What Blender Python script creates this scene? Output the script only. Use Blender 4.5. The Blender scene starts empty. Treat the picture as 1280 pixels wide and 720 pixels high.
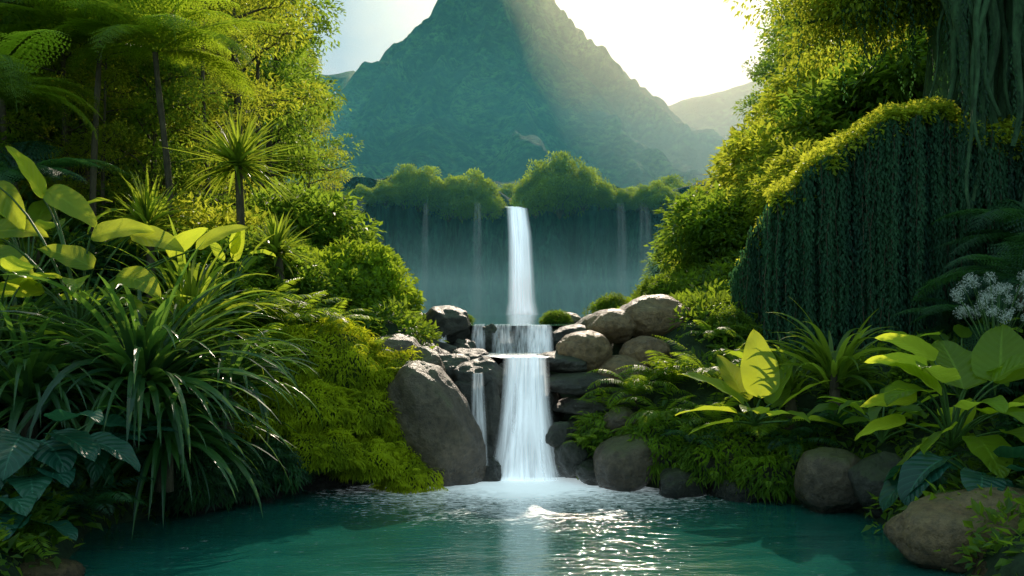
import bpy, math, numpy as np
from mathutils import Vector
rng=np.random.default_rng(11)
R=rng.random
sc=bpy.context.scene
sc.view_settings.view_transform='Standard'; sc.view_settings.look='None'; sc.view_settings.exposure=0
COL=sc.collection
# ------------------------------------------------------------ noise
def _h(ix,iy,iz,seed):
    n=(ix*374761393+iy*668265263+iz*1442695041+seed*97463477)&0xffffffff
    n=((n^(n>>13))*1274126177)&0xffffffff
    n=n^(n>>16)
    return (n&0xffff)/32767.5-1
def vn(x,y,z=0.0,seed=0):
    x,y,z=np.broadcast_arrays(np.asarray(x,float),np.asarray(y,float),np.asarray(z,float))
    xi=np.floor(x).astype(np.int64); yi=np.floor(y).astype(np.int64); zi=np.floor(z).astype(np.int64)
    fx=x-xi; fy=y-yi; fz=z-zi
    fx=fx*fx*(3-2*fx); fy=fy*fy*(3-2*fy); fz=fz*fz*(3-2*fz)
    r=0
    for a in (0,1):
        for b in (0,1):
            for c in (0,1):
                w=(fx if a else 1-fx)*(fy if b else 1-fy)*(fz if c else 1-fz)
                r=r+w*_h(xi+a,yi+b,zi+c,seed)
    return r
def fbm(x,y,z=0.0,o=4,seed=0):
    r=0;a=1;f=1;t=0
    for i in range(o):
        r=r+a*vn(np.asarray(x)*f,np.asarray(y)*f,np.asarray(z)*f,seed+i*17); t+=a; a*=.5; f*=2.03
    return r/t
def sst(a,b,x):
    t=np.clip((x-a)/(b-a),0,1); return t*t*(3-2*t)
def nz(v): return v/np.maximum(np.linalg.norm(v,axis=-1,keepdims=True),1e-9)
# ------------------------------------------------------------ geometry containers (V,F,T,UV)
def comb(gs):
    V=[];F=[];T=[];U=[];o=0
    for v,f,t,u in gs:
        V.append(v);F.append(f+o);T.append(t);U.append(u);o+=len(v)
    return np.concatenate(V),np.concatenate(F),np.concatenate(T),np.concatenate(U)
def mesh(name,g,mat,smooth=False):
    V,F,T,U=g
    me=bpy.data.meshes.new(name)
    n=len(V);m=len(F);k=F.shape[1]
    me.vertices.add(n); me.vertices.foreach_set('co',V.astype(np.float32).ravel())
    me.loops.add(m*k); me.loops.foreach_set('vertex_index',F.astype(np.int32).ravel())
    me.polygons.add(m)
    me.polygons.foreach_set('loop_start',np.arange(0,m*k,k,dtype=np.int32))
    me.update(calc_edges=True)
    me.polygons.foreach_set('use_smooth',np.full(m,smooth))
    a=me.attributes.new('tint','FLOAT','POINT'); a.data.foreach_set('value',T.astype(np.float32))
    uv=me.uv_layers.new(name='UVMap'); uv.data.foreach_set('uv',U[F.ravel()].astype(np.float32).ravel())
    me.materials.append(mat); me.validate()
    return me
def obj(name,me,parent=None,loc=None):
    o=bpy.data.objects.new(name,me); COL.objects.link(o)
    if parent is not None: o.parent=parent
    if loc is not None: o.location=loc
    return o
def tag(o,label,cat,group=None,kind=None):
    o['label']=label; o['category']=cat
    if group: o['group']=group
    if kind: o['kind']=kind
    return o
def thing(name,parts,label,cat,loc=(0,0,0),rz=0,s=1,group=None):
    if len(parts)==1:
        e=obj(name,parts[0][1])
    else:
        e=obj(name,None); e.empty_display_size=.2
        for n,m in parts: obj(n,m,e)
    e.location=loc; e.rotation_euler=(0,0,rz)
    e.scale=(s,s,s) if not hasattr(s,'__len__') else s
    tag(e,label,cat,group); return e
def gridg(P,tint=None,flip=False):
    a,b=P.shape[:2]
    idx=np.arange(a*b).reshape(a,b)
    F=np.stack([idx[:-1,:-1],idx[1:,:-1],idx[1:,1:],idx[:-1,1:]],-1).reshape(-1,4)
    if flip: F=F[:,::-1]
    u,v=np.meshgrid(np.linspace(0,1,a),np.linspace(0,1,b),indexing='ij')
    T=np.full(a*b,.5) if tint is None else tint.ravel()
    return P.reshape(-1,3),F,T,np.stack([v.ravel(),u.ravel()],-1)
def tube(path,rad,sides=7,t=.5):
    path=np.asarray(path,float); n=len(path); rad=np.broadcast_to(np.asarray(rad,float),(n,))
    tg=nz(np.gradient(path,axis=0))
    ref=np.where(np.abs(tg[:,2:3])>.85,np.array([[1.,0,0]]),np.array([[0,0,1.]]))
    a=nz(np.cross(tg,ref)); b=np.cross(tg,a)
    ph=np.linspace(0,2*np.pi,sides+1)
    P=path[:,None]+rad[:,None,None]*(a[:,None]*np.cos(ph)[None,:,None]+b[:,None]*np.sin(ph)[None,:,None])
    return gridg(P,np.full((n,sides+1),t))
def leaves(pos,d,n,L,W,tint):
    d=nz(d); s=nz(np.cross(d,n)); n=np.cross(s,d)
    L=np.broadcast_to(L,(len(pos),))[:,None]; W=np.broadcast_to(W,(len(pos),))[:,None]
    v=np.stack([pos,pos+d*L*.42+s*W*.5+n*W*.18,pos+d*L-n*L*.12,pos+d*L*.42-s*W*.5+n*W*.18],1)
    N=len(pos); F=np.arange(4*N).reshape(N,4)
    U=np.tile(np.array([[.5,0],[1,.45],[.5,1],[0,.45]]),(N,1))
    return v.reshape(-1,3),F,np.repeat(tint,4),U
def rdir(n):
    v=rng.normal(size=(n,3)); return nz(v)
def clumps(C,rad,npc,L,W,droop=.3,up=.0,tvar=.25,flat=.8,lvar=.35):
    C=np.asarray(C,float); M=len(C); rad=np.broadcast_to(rad,(M,))
    N=M*npc
    d=rdir(N); d[:,2]=np.abs(d[:,2])*np.where(R(N)<.75,1,-1); 
    rr=np.repeat(rad,npc)*(.5+.6*R(N)**.6)
    pos=np.repeat(C,npc,0)+d*rr[:,None]*np.array([1,1,flat])
    ld=nz(d+rdir(N)*.7+np.array([0,0,up-droop]))
    nn=nz(d*.5+rdir(N)*.45+np.array([0,0,.9]))
    ct=np.repeat(R(M),npc)
    t=np.clip(.5+ (ct-.5)*.7+(R(N)-.5)*tvar*2,0,1)
    l=L*(1+lvar*(R(N)*2-1))
    return leaves(pos,ld,nn,l,l*W/L,t)
def blades(base,az,el,Ln,wd,droop,K=8,prof=None,fold=.25,A=3,tint=None,wav=0.,pw=1.3,roll=0.):
    N=len(base); f=lambda v:np.broadcast_to(np.asarray(v,float),(N,))
    az,el,Ln,wd,droop,roll=map(f,(az,el,Ln,wd,droop,roll))
    t=np.linspace(0,1,K+1)
    ang=el[:,None]-droop[:,None]*t[None]**pw
    h=np.stack([np.cos(az),np.sin(az),0*az],-1)
    st=(Ln/K)[:,None,None]*(h[:,None]*np.cos(ang)[...,None]+np.array([0,0,1.])*np.sin(ang)[...,None])
    P=base[:,None]+np.concatenate([np.zeros((N,1,3)),np.cumsum(st[:,1:],1)],1)
    side=np.stack([-np.sin(az),np.cos(az),0*az],-1)
    tang=h[:,None]*np.cos(ang)[...,None]+np.array([0,0,1.])*np.sin(ang)[...,None]
    nrm=np.cross(tang,np.broadcast_to(side[:,None],tang.shape))
    cr=np.cos(roll)[:,None,None]; sr=np.sin(roll)[:,None,None]
    sd=side[:,None]*cr+nrm*sr; nr=nrm*cr-side[:,None]*sr
    pr=(np.sin(np.pi*np.clip(t*.93+.07,0,1)**.7)**.8 if prof is None else prof(t))
    w=wd[:,None]*pr[None]
    u=np.linspace(-1,1,A)
    ph=R(N)*6
    lift=fold*np.abs(u)[None,None]*w[...,None]+wav*wd[:,None,None]*np.abs(u)[None,None]*np.sin(t[None,:,None]*17+ph[:,None,None]+u*2)
    Q=P[:,:,None]+sd[:,:,None]*(u[None,None,:,None]*w[:,:,None,None]*.5)+nr[:,:,None]*lift[...,None]*.5
    idx=np.arange(N*(K+1)*A).reshape(N,K+1,A)
    F=np.stack([idx[:,:-1,:-1],idx[:,1:,:-1],idx[:,1:,1:],idx[:,:-1,1:]],-1).reshape(-1,4)
    T=R(N) if tint is None else f(tint)
    UU=np.broadcast_to((u*.5+.5)[None,None],(N,K+1,A)); VV=np.broadcast_to(t[None,:,None],(N,K+1,A))
    return Q.reshape(-1,3),F,np.repeat(T,(K+1)*A),np.stack([UU.ravel(),VV.ravel()],-1)
def ferng(base,az,el,Ln,droop,pin=.3,K=20,tint=None,pw=1.2,hang=.25,pwid=.28,sub=False):
    N=len(base); f=lambda v:np.broadcast_to(np.asarray(v,float),(N,))
    az,el,Ln,droop=map(f,(az,el,Ln,droop)); tint=R(N) if tint is None else f(tint)
    out=[blades(base,az,el,Ln,Ln*.018,droop,K=10,A=2,tint=tint*.5,pw=pw,prof=lambda t:1-t*.8,fold=0)]
    t=np.linspace(.08,1,K)
    ang=el[:,None]-droop[:,None]*t[None]**pw
    tf=np.linspace(0,1,61); af=el[:,None]-droop[:,None]*tf[None]**pw
    cx=np.cumsum(np.cos(af),1)/60; cz=np.cumsum(np.sin(af),1)/60
    ii=np.clip((t*60).astype(int),0,60)
    h=np.stack([np.cos(az),np.sin(az),0*az],-1); side=np.stack([-np.sin(az),np.cos(az),0*az],-1)
    P=base[:,None]+Ln[:,None,None]*(h[:,None]*cx[:,ii][...,None]+np.array([0,0,1.])*cz[:,ii][...,None])
    tg=h[:,None]*np.cos(ang)[...,None]+np.array([0,0,1.])*np.sin(ang)[...,None]
    nr=np.cross(tg,np.broadcast_to(side[:,None],tg.shape)); nr=np.where(nr[...,2:3]<0,-nr,nr)
    pl=Ln[:,None]*pin*np.sin(np.pi*(t*.86+.12))[None]**.8+Ln[:,None]*.01
    for sg in (-1,1):
        d=nz(side[:,None]*sg*1.0+tg*.45-np.array([0,0,hang])+rng.normal(size=P.shape)*.06)
        if not sub:
            out.append(leaves(P.reshape(-1,3),d.reshape(-1,3),nr.reshape(-1,3),pl.ravel(),Ln.repeat(K)*pwid*1.6/K+pl.ravel()*.06,np.repeat(tint,K)*.8+R(N*K)*.2))
        else:
            J=7
            for j in range(J):
                q=P+d*(pl*(j+.5)/J)[...,None]
                s2=nz(np.cross(d,nr))
                l2=pl*.28*(1-.75*j/J)
                for s3 in (-1,1):
                    out.append(leaves(q.reshape(-1,3),nz(s2*s3+d*.5).reshape(-1,3),nr.reshape(-1,3),l2.ravel(),l2.ravel()*.42,np.repeat(tint,K)*.8+R(N*K)*.2))
    return comb(out)
# ------------------------------------------------------------ materials
def newmat(name):
    m=bpy.data.materials.new(name); m.use_nodes=True; nt=m.node_tree; nt.nodes.clear(); return m,nt
def nd(nt,t,**k):
    n=nt.nodes.new(t)
    for a,b in k.items():
        if a in n.inputs.keys(): n.inputs[a].default_value=b
        else: setattr(n,a,b)
    return n
def mixc(nt,fac,a,b,bt='MIX'):
    n=nt.nodes.new('ShaderNodeMix'); n.data_type='RGBA'; n.blend_type=bt
    for s,v in ((0,fac),(6,a),(7,b)):
        if isinstance(v,bpy.types.NodeSocket): nt.links.new(v,n.inputs[s])
        else: n.inputs[s].default_value=v if s==0 else (*v,1) if len(v)==3 else v
    return n.outputs[2]
def math_(nt,op,a,b=None,c=None):
    n=nt.nodes.new('ShaderNodeMath'); n.operation=op
    for i,v in enumerate((a,b,c)):
        if v is None: continue
        if isinstance(v,bpy.types.NodeSocket): nt.links.new(v,n.inputs[i])
        else: n.inputs[i].default_value=v
    return n.outputs[0]
def ramp(nt,fac,stops):
    n=nt.nodes.new('ShaderNodeValToRGB'); e=n.color_ramp.elements
    while len(e)<len(stops): e.new(.5)
    for el,(p,c) in zip(e,stops):
        el.position=p; el.color=(*c,1) if len(c)==3 else c
    nt.links.new(fac,n.inputs[0]); return n.outputs[0]
def noise(nt,scale,detail=4,vec=None,rough=.55,dist=0):
    n=nd(nt,'ShaderNodeTexNoise'); n.inputs['Scale'].default_value=scale; n.inputs['Detail'].default_value=detail
    n.inputs['Roughness'].default_value=rough; n.inputs['Distortion'].default_value=dist
    if vec is not None: nt.links.new(vec,n.inputs['Vector'])
    return n.outputs['Fac']
def mapping(nt,src,scale):
    m=nd(nt,'ShaderNodeMapping'); m.inputs['Scale'].default_value=scale; nt.links.new(src,m.inputs['Vector']); return m.outputs[0]
def leafmat(name,dark,light,tr,tfac=.45,rough=.45,spec=.4,veins=0,nv=9):
    m,nt=newmat(name); L=nt.links
    at=nd(nt,'ShaderNodeAttribute',attribute_name='tint')
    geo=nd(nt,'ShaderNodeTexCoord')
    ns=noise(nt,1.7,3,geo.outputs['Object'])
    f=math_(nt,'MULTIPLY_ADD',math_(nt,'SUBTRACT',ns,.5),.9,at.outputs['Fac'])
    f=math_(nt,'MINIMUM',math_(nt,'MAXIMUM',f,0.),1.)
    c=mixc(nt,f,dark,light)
    t=mixc(nt,f,[x*.5 for x in tr],tr)
    p=nd(nt,'ShaderNodeBsdfPrincipled'); p.inputs['Roughness'].default_value=rough
    p.inputs['Specular IOR Level'].default_value=spec
    tb=nd(nt,'ShaderNodeBsdfTranslucent')
    if veins:
        uv=nd(nt,'ShaderNodeUVMap'); sp=nd(nt,'ShaderNodeSeparateXYZ'); L.new(uv.outputs[0],sp.inputs[0])
        au=math_(nt,'ABSOLUTE',math_(nt,'SUBTRACT',sp.outputs[0],.5))
        q=math_(nt,'SUBTRACT',math_(nt,'MULTIPLY',sp.outputs[1],float(nv)),math_(nt,'MULTIPLY',au,4.))
        fr=math_(nt,'ABSOLUTE',math_(nt,'SUBTRACT',math_(nt,'FRACT',q),.5))
        vl=math_(nt,'LESS_THAN',fr,.06)
        mid=math_(nt,'LESS_THAN',au,.022)
        v=math_(nt,'MAXIMUM',math_(nt,'MULTIPLY',vl,.45),math_(nt,'MULTIPLY',mid,.8))
        v=math_(nt,'MULTIPLY',v,veins)
        c=mixc(nt,v,c,[min(1,x*2.2+.03) for x in light])
        t=mixc(nt,math_(nt,'MULTIPLY',v,.6),t,[x*.5 for x in tr])
        b=nd(nt,'ShaderNodeBump'); b.inputs['Strength'].default_value=.6; b.inputs['Distance'].default_value=.02
        L.new(fr,b.inputs['Height']); L.new(b.outputs[0],p.inputs['Normal'])
    L.new(c,p.inputs['Base Color']); L.new(t,tb.inputs['Color'])
    mx=nd(nt,'ShaderNodeMixShader'); mx.inputs[0].default_value=tfac
    L.new(p.outputs[0],mx.inputs[1]); L.new(tb.outputs[0],mx.inputs[2])
    o=nd(nt,'ShaderNodeOutputMaterial'); L.new(mx.outputs[0],o.inputs[0]); return m
def rockmat(name,c1,c2,moss=.5,wet=True,mosscol=(.06,.11,.01),sc_=1.0):
    m,nt=newmat(name); L=nt.links
    geo=nd(nt,'ShaderNodeNewGeometry')
    n1=noise(nt,2.2*sc_,8,geo.outputs['Position'],.62,.3)
    n2=noise(nt,14*sc_,8,geo.outputs['Position'],.7)
    n3=noise(nt,60*sc_,4,geo.outputs['Position'],.7)
    c=mixc(nt,ramp(nt,n1,[(.32,(0,0,0)),(.68,(1,1,1))]),c1,c2)
    c=mixc(nt,ramp(nt,n2,[(.35,(0,0,0)),(.62,(1,1,1))]),mixc(nt,.6,c,(.02,.02,.018)),c)
    c=mixc(nt,math_(nt,'MULTIPLY',ramp(nt,n3,[(.62,(0,0,0)),(.75,(1,1,1))]),.3),c,(.38,.33,.25))
    sp=nd(nt,'ShaderNodeSeparateXYZ'); L.new(geo.outputs['Normal'],sp.inputs[0])
    mm=math_(nt,'MULTIPLY',ramp(nt,math_(nt,'ADD',math_(nt,'MULTIPLY',sp.outputs[2],.45),n1),[(.82-.3*moss,(0,0,0)),(1.02-.3*moss,(1,1,1))]),min(1,moss*1.6))
    c=mixc(nt,math_(nt,'MULTIPLY',mm,ramp(nt,n2,[(.3,(.3,.3,.3)),(.6,(1,1,1))])),c,mosscol)
    pos=nd(nt,'ShaderNodeSeparateXYZ'); L.new(geo.outputs['Position'],pos.inputs[0])
    p=nd(nt,'ShaderNodeBsdfPrincipled')
    if wet:
        w=ramp(nt,math_(nt,'ADD',pos.outputs[2],math_(nt,'MULTIPLY',n2,.3)),[(.15,(1,1,1)),(.55,(0,0,0))])
        c=mixc(nt,math_(nt,'MULTIPLY',w,.7),c,(.012,.012,.01))
        L.new(math_(nt,'MULTIPLY_ADD',w,-.3,.44),p.inputs['Roughness'])
    else: p.inputs['Roughness'].default_value=.7
    L.new(c,p.inputs['Base Color'])
    b=nd(nt,'ShaderNodeBump'); b.inputs['Strength'].default_value=1; b.inputs['Distance'].default_value=.11/sc_
    L.new(math_(nt,'ADD',n1,math_(nt,'ADD',math_(nt,'MULTIPLY',n2,.5),math_(nt,'MULTIPLY',n3,.12))),b.inputs['Height']); L.new(b.outputs[0],p.inputs['Normal'])
    o=nd(nt,'ShaderNodeOutputMaterial'); L.new(p.outputs[0],o.inputs[0]); return m
M_tree =leafmat('tree_leaf',(.035,.095,.018),(.11,.20,.02),(.46,.68,.05),.55,.5,.3)
M_light=leafmat('light_leaf',(.07,.14,.015),(.17,.25,.02),(.78,.86,.06),.6,.5,.3)
M_bush =leafmat('bush_leaf',(.035,.09,.015),(.11,.20,.018),(.48,.68,.04),.5,.45,.4)
M_blade=leafmat('blade_leaf',(.012,.06,.035),(.06,.15,.04),(.24,.46,.05),.4,.32,.6)
M_yucca=leafmat('yucca_leaf',(.05,.12,.015),(.13,.21,.02),(.58,.74,.05),.5,.35,.5)
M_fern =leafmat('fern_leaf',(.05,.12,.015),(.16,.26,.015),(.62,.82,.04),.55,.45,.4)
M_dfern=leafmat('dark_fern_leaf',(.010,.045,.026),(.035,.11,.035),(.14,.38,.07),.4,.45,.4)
M_broad=leafmat('broad_leaf',(.14,.24,.018),(.23,.35,.02),(.82,.94,.06),.62,.35,.5,veins=.6,nv=9)
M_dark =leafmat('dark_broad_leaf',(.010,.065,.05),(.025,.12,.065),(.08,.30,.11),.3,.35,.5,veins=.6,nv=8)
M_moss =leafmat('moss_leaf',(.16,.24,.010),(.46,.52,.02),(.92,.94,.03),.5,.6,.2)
M_shrub=leafmat('shrub_leaf',(.06,.14,.015),(.17,.28,.02),(.60,.80,.04),.5,.5,.3)
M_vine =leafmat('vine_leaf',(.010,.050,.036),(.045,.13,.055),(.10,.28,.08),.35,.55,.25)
M_rim  =leafmat('rim_leaf',(.20,.28,.018),(.40,.48,.025),(.92,.95,.07),.6,.45,.4)  # brighter base colour paints the sunlit look of the vine rock's rim
def simple(name,c,rough=.7,bs=20,bump=.3,sz=.35):
    m,nt=newmat(name); L=nt.links
    geo=nd(nt,'ShaderNodeNewGeometry'); n=noise(nt,bs,8,mapping(nt,geo.outputs['Position'],(1,1,sz)),.7)
    p=nd(nt,'ShaderNodeBsdfPrincipled'); p.inputs['Roughness'].default_value=rough
    L.new(mixc(nt,ramp(nt,n,[(.3,(0,0,0)),(.7,(1,1,1))]),[x*.35 for x in c],[min(1,x*1.6) for x in c]),p.inputs['Base Color'])
    b=nd(nt,'ShaderNodeBump'); b.inputs['Strength'].default_value=bump; b.inputs['Distance'].default_value=.05
    L.new(n,b.inputs['Height']); L.new(b.outputs[0],p.inputs['Normal'])
    o=nd(nt,'ShaderNodeOutputMaterial'); L.new(p.outputs[0],o.inputs[0]); return m
M_bark=simple('bark',(.11,.085,.05),.85,14,.8)
M_stem=simple('green_stem',(.06,.13,.02),.5,20,.2)
M_soil=simple('dark_soil',(.022,.045,.014),.9,9,1.0,1)
M_mossbed=simple('moss_bed',(.06,.10,.010),.95,22,1.0,1)
M_pale=simple('pale_petal',(.65,.65,.55),.6,20,.1)
M_rock=rockmat('river_rock',(.12,.08,.05),(.30,.215,.14),.35)
M_warm=rockmat('brown_rock',(.25,.14,.06),(.48,.30,.15),.2)
M_wet =rockmat('wet_rock',(.035,.034,.028),(.12,.105,.08),.25,True,(.05,.10,.015))
# ------------------------------------------------------------ terrain
yL=[0,6,7.5,8,9.2,10.5,11.3,11.8,12]; xL=[-3.4,-3.4,-3.5,-3.5,-3.75,-2.95,-2.3,-1.2,-.6]
yR=[0,6,7.5,8.3,9.3,10,10.4,11.3,11.8,12]; xR=[3.3,3.3,3.4,3.2,3.4,3.4,2.9,1.73,1.0,.55]
yW=[12,14.5,20,30,40,80,200,1500]; wW=[.8,1.3,1.9,3.1,4.6,16,80,400]
def sdist(x,y):
    l=np.where(y<12,np.interp(y,yL,xL),-np.interp(y,yW,wW)); r=np.where(y<12,np.interp(y,yR,xR),np.interp(y,yW,wW))
    return np.maximum(l-x,x-r)
def H(x,y):
    x=np.asarray(x,float);y=np.asarray(y,float)
    s=sdist(x,y)+.12*fbm(x*1.3,y*1.3,0,3,5)
    sp=np.maximum(s,0)
    near=-.6+.75*sst(-.35,.25,s)+.34*np.minimum(sp,6)
    sl=sst(13.8,19,y)
    far=1.2+.65*sst(-.3,.5,s)+(.12+.60*sl)*np.minimum(np.maximum(sp-.4,0),9)
    far=far-.4*sst(14.5,12.5,y)*(s<0)
    far=far-.65*np.exp(-(((x-1.45)/.75)**2+((y-13.0)/.8)**2)**2)
    far=far-.95*np.exp(-(((x-4.8)/2.2)**2+((y-12.4)/1.3)**2)**2)
    t=np.where(np.abs(x)<1.7,sst(12.15,12.9,y),sst(10.6,14,y))
    return near*(1-t)+far*t+.1*fbm(x*.9,y*.9,0,4,9)*sst(-.2,.6,s)
def axis(a,b,step,g,lo,hi):
    c=list(np.arange(a,b+1e-6,step)); s=step
    while c[-1]<hi: s*=g; c.append(c[-1]+s)
    s=step
    while c[0]>lo: s*=g; c.insert(0,c[0]-s)
    return np.array(c)
gx=axis(-9,9,.16,1.16,-1500,1500); gy=axis(5,20,.16,1.12,-400,2500)
X,Y=np.meshgrid(gx,gy,indexing='ij')
g=gridg(np.stack([X,Y,H(X,Y)],-1))
o=obj('ground',mesh('ground',g,M_soil,True)); tag(o,'dark jungle soil rising in banks around the pool','ground',kind='structure')
# ------------------------------------------------------------ water
def watermat():
    m,nt=newmat('pool_water'); L=nt.links
    geo=nd(nt,'ShaderNodeNewGeometry'); P=geo.outputs['Position']
    n1=noise(nt,1.1,3,mapping(nt,P,(1,2.2,1)),.45,.5); n2=noise(nt,6,4,mapping(nt,P,(1,2.6,1)),.55,.8)
    n3=noise(nt,20,3,mapping(nt,P,(1,2.0,1)),.5)
    d=nd(nt,'ShaderNodeVectorMath'); d.operation='DISTANCE'; L.new(mapping(nt,P,(1,.9,0)),d.inputs[0]); d.inputs[1].default_value=(.2,10.62,0)
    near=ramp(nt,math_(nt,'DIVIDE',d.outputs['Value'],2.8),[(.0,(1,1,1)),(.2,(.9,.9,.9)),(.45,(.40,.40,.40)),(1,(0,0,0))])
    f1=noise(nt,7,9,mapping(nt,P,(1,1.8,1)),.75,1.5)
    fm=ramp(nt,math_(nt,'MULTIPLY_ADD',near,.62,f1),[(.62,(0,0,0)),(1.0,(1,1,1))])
    base=mixc(nt,n1,(.004,.062,.050),(.014,.145,.110))
    p=nd(nt,'ShaderNodeBsdfPrincipled'); p.inputs['IOR'].default_value=1.33; p.inputs['Specular IOR Level'].default_value=1.0
    L.new(mixc(nt,fm,base,(.9,.95,.95)),p.inputs['Base Color']); L.new(math_(nt,'MULTIPLY_ADD',fm,.5,.05),p.inputs['Roughness'])
    p.inputs['Emission Color'].default_value=(.8,.95,1,1); L.new(math_(nt,'MULTIPLY',fm,.45),p.inputs['Emission Strength'])  # foam given its own glow to stay bright in the cascade's shadow
    b=nd(nt,'ShaderNodeBump'); b.inputs['Strength'].default_value=.34; b.inputs['Distance'].default_value=.05
    hh=math_(nt,'ADD',n1,math_(nt,'ADD',math_(nt,'MULTIPLY',n2,.36),math_(nt,'MULTIPLY',n3,.06)))
    hh=math_(nt,'ADD',hh,math_(nt,'MULTIPLY',math_(nt,'MULTIPLY',f1,near),.8))
    L.new(hh,b.inputs['Height']); L.new(b.outputs[0],p.inputs['Normal'])
    o=nd(nt,'ShaderNodeOutputMaterial'); L.new(p.outputs[0],o.inputs[0]); return m
M_water=watermat()
def plane(x0,x1,y0,y1,z,nx=40,ny=60,xa=None,xb=None):
    U,V=np.meshgrid(np.linspace(0,1,nx),np.linspace(0,1,ny),indexing='ij')
    a=x0+(0 if xa is None else (xa-x0)*V); b=x1+(0 if xb is None else (xb-x1)*V)
    return gridg(np.stack([a+(b-a)*U,y0+(y1-y0)*V,np.full_like(U,z)],-1))
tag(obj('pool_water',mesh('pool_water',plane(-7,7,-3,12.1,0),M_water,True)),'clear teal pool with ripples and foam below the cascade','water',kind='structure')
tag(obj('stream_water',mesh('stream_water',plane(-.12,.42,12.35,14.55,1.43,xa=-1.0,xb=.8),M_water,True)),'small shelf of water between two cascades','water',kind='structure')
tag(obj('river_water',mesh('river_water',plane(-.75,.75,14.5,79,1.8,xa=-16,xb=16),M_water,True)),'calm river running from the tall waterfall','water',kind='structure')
def fallmat(name,us,dens,col=(.92,.96,.98),em=.2,mul=1.):
    m,nt=newmat(name); L=nt.links
    uv=nd(nt,'ShaderNodeUVMap'); sp=nd(nt,'ShaderNodeSeparateXYZ'); L.new(uv.outputs[0],sp.inputs[0])
    n=noise(nt,1,5,mapping(nt,uv.outputs[0],(us,1.3,1)),.6,.2)
    n2=noise(nt,1,3,mapping(nt,uv.outputs[0],(us*3,3,1)),.6,.2)
    e=math_(nt,'MULTIPLY',math_(nt,'MULTIPLY',sp.outputs[0],math_(nt,'SUBTRACT',1.,sp.outputs[0])),4.)
    e=ramp(nt,e,[(0,(0,0,0)),(.7,(1,1,1))])
    a=math_(nt,'ADD',math_(nt,'MULTIPLY',n,.8),math_(nt,'MULTIPLY',n2,.25))
    a=ramp(nt,math_(nt,'ADD',a,dens),[(.36,(0,0,0)),(.74,(1,1,1))])
    a=math_(nt,'MULTIPLY',math_(nt,'MULTIPLY',a,e),mul)
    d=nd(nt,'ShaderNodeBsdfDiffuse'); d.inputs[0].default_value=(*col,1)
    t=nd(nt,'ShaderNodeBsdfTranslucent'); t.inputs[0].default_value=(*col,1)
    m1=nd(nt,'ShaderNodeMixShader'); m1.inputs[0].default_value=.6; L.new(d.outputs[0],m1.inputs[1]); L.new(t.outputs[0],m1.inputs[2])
    en=nd(nt,'ShaderNodeEmission'); en.inputs[0].default_value=(.75,.92,1,1); en.inputs[1].default_value=em  # added self-glow brightens the falls where the cliff shades them
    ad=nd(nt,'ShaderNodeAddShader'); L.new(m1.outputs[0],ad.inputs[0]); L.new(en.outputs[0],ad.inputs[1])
    tr=nd(nt,'ShaderNodeBsdfTransparent'); m3=nd(nt,'ShaderNodeMixShader')
    L.new(a,m3.inputs[0]); L.new(tr.outputs[0],m3.inputs[1]); L.new(ad.outputs[0],m3.inputs[2])
    o=nd(nt,'ShaderNodeOutputMaterial'); L.new(m3.outputs[0],o.inputs[0]); return m
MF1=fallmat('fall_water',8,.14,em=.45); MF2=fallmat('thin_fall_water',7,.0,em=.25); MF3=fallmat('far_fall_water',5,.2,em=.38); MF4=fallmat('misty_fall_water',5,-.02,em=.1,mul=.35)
def fall(name,mat,label,path,xc,wd,A=30,K=40,rip=.03,seed=0):
    path=np.asarray(path,float); t=np.linspace(0,1,K); tt=np.linspace(0,1,len(path))
    y=np.interp(t,tt,path[:,0]); z=np.interp(t,tt,path[:,1]); c=np.interp(t,np.linspace(0,1,len(xc)),xc); w=np.interp(t,np.linspace(0,1,len(wd)),wd)
    u=np.linspace(-.5,.5,A)
    X=c[:,None]+w[:,None]*u[None]; Y=y[:,None]+rip*vn(u[None]*14,t[:,None]*2,0,seed)+rip*.5*vn(u[None]*30,t[:,None]*5,0,seed+3)
    Z=z[:,None]+0*X
    tag(obj(name,mesh(name,gridg(np.stack([X,Y,Z],-1)),mat,True)),label,'waterfall',kind='structure')
def arc(y0,z0,y1,z1,n=10,back=.35):
    pts=[(y0+back,z0+.01),(y0+.1,z0)]
    for i in range(n+1):
        q=i/n; pts.append((y0+(y1-y0)*(q**.55),z0-(z0-z1)*q))
    return pts
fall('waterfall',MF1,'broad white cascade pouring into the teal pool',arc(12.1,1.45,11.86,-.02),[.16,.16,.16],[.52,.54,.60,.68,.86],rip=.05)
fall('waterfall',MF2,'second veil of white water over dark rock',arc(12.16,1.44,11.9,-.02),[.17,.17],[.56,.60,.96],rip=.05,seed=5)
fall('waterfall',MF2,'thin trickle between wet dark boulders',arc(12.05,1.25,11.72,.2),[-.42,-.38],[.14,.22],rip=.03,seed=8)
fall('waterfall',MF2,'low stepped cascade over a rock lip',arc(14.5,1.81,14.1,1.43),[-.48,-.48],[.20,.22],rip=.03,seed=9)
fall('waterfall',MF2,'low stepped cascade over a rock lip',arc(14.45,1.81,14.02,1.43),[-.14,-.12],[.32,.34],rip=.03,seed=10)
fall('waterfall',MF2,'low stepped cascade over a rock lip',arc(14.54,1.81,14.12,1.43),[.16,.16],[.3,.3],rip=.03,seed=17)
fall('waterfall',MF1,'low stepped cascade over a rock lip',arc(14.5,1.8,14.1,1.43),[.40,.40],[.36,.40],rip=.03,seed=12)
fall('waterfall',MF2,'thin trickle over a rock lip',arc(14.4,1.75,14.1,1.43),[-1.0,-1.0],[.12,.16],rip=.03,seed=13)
fall('waterfall',MF2,'thin trickle over a rock lip',arc(13.75,1.62,13.5,1.3),[-1.32,-1.32],[.10,.14],rip=.03,seed=14)
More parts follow.
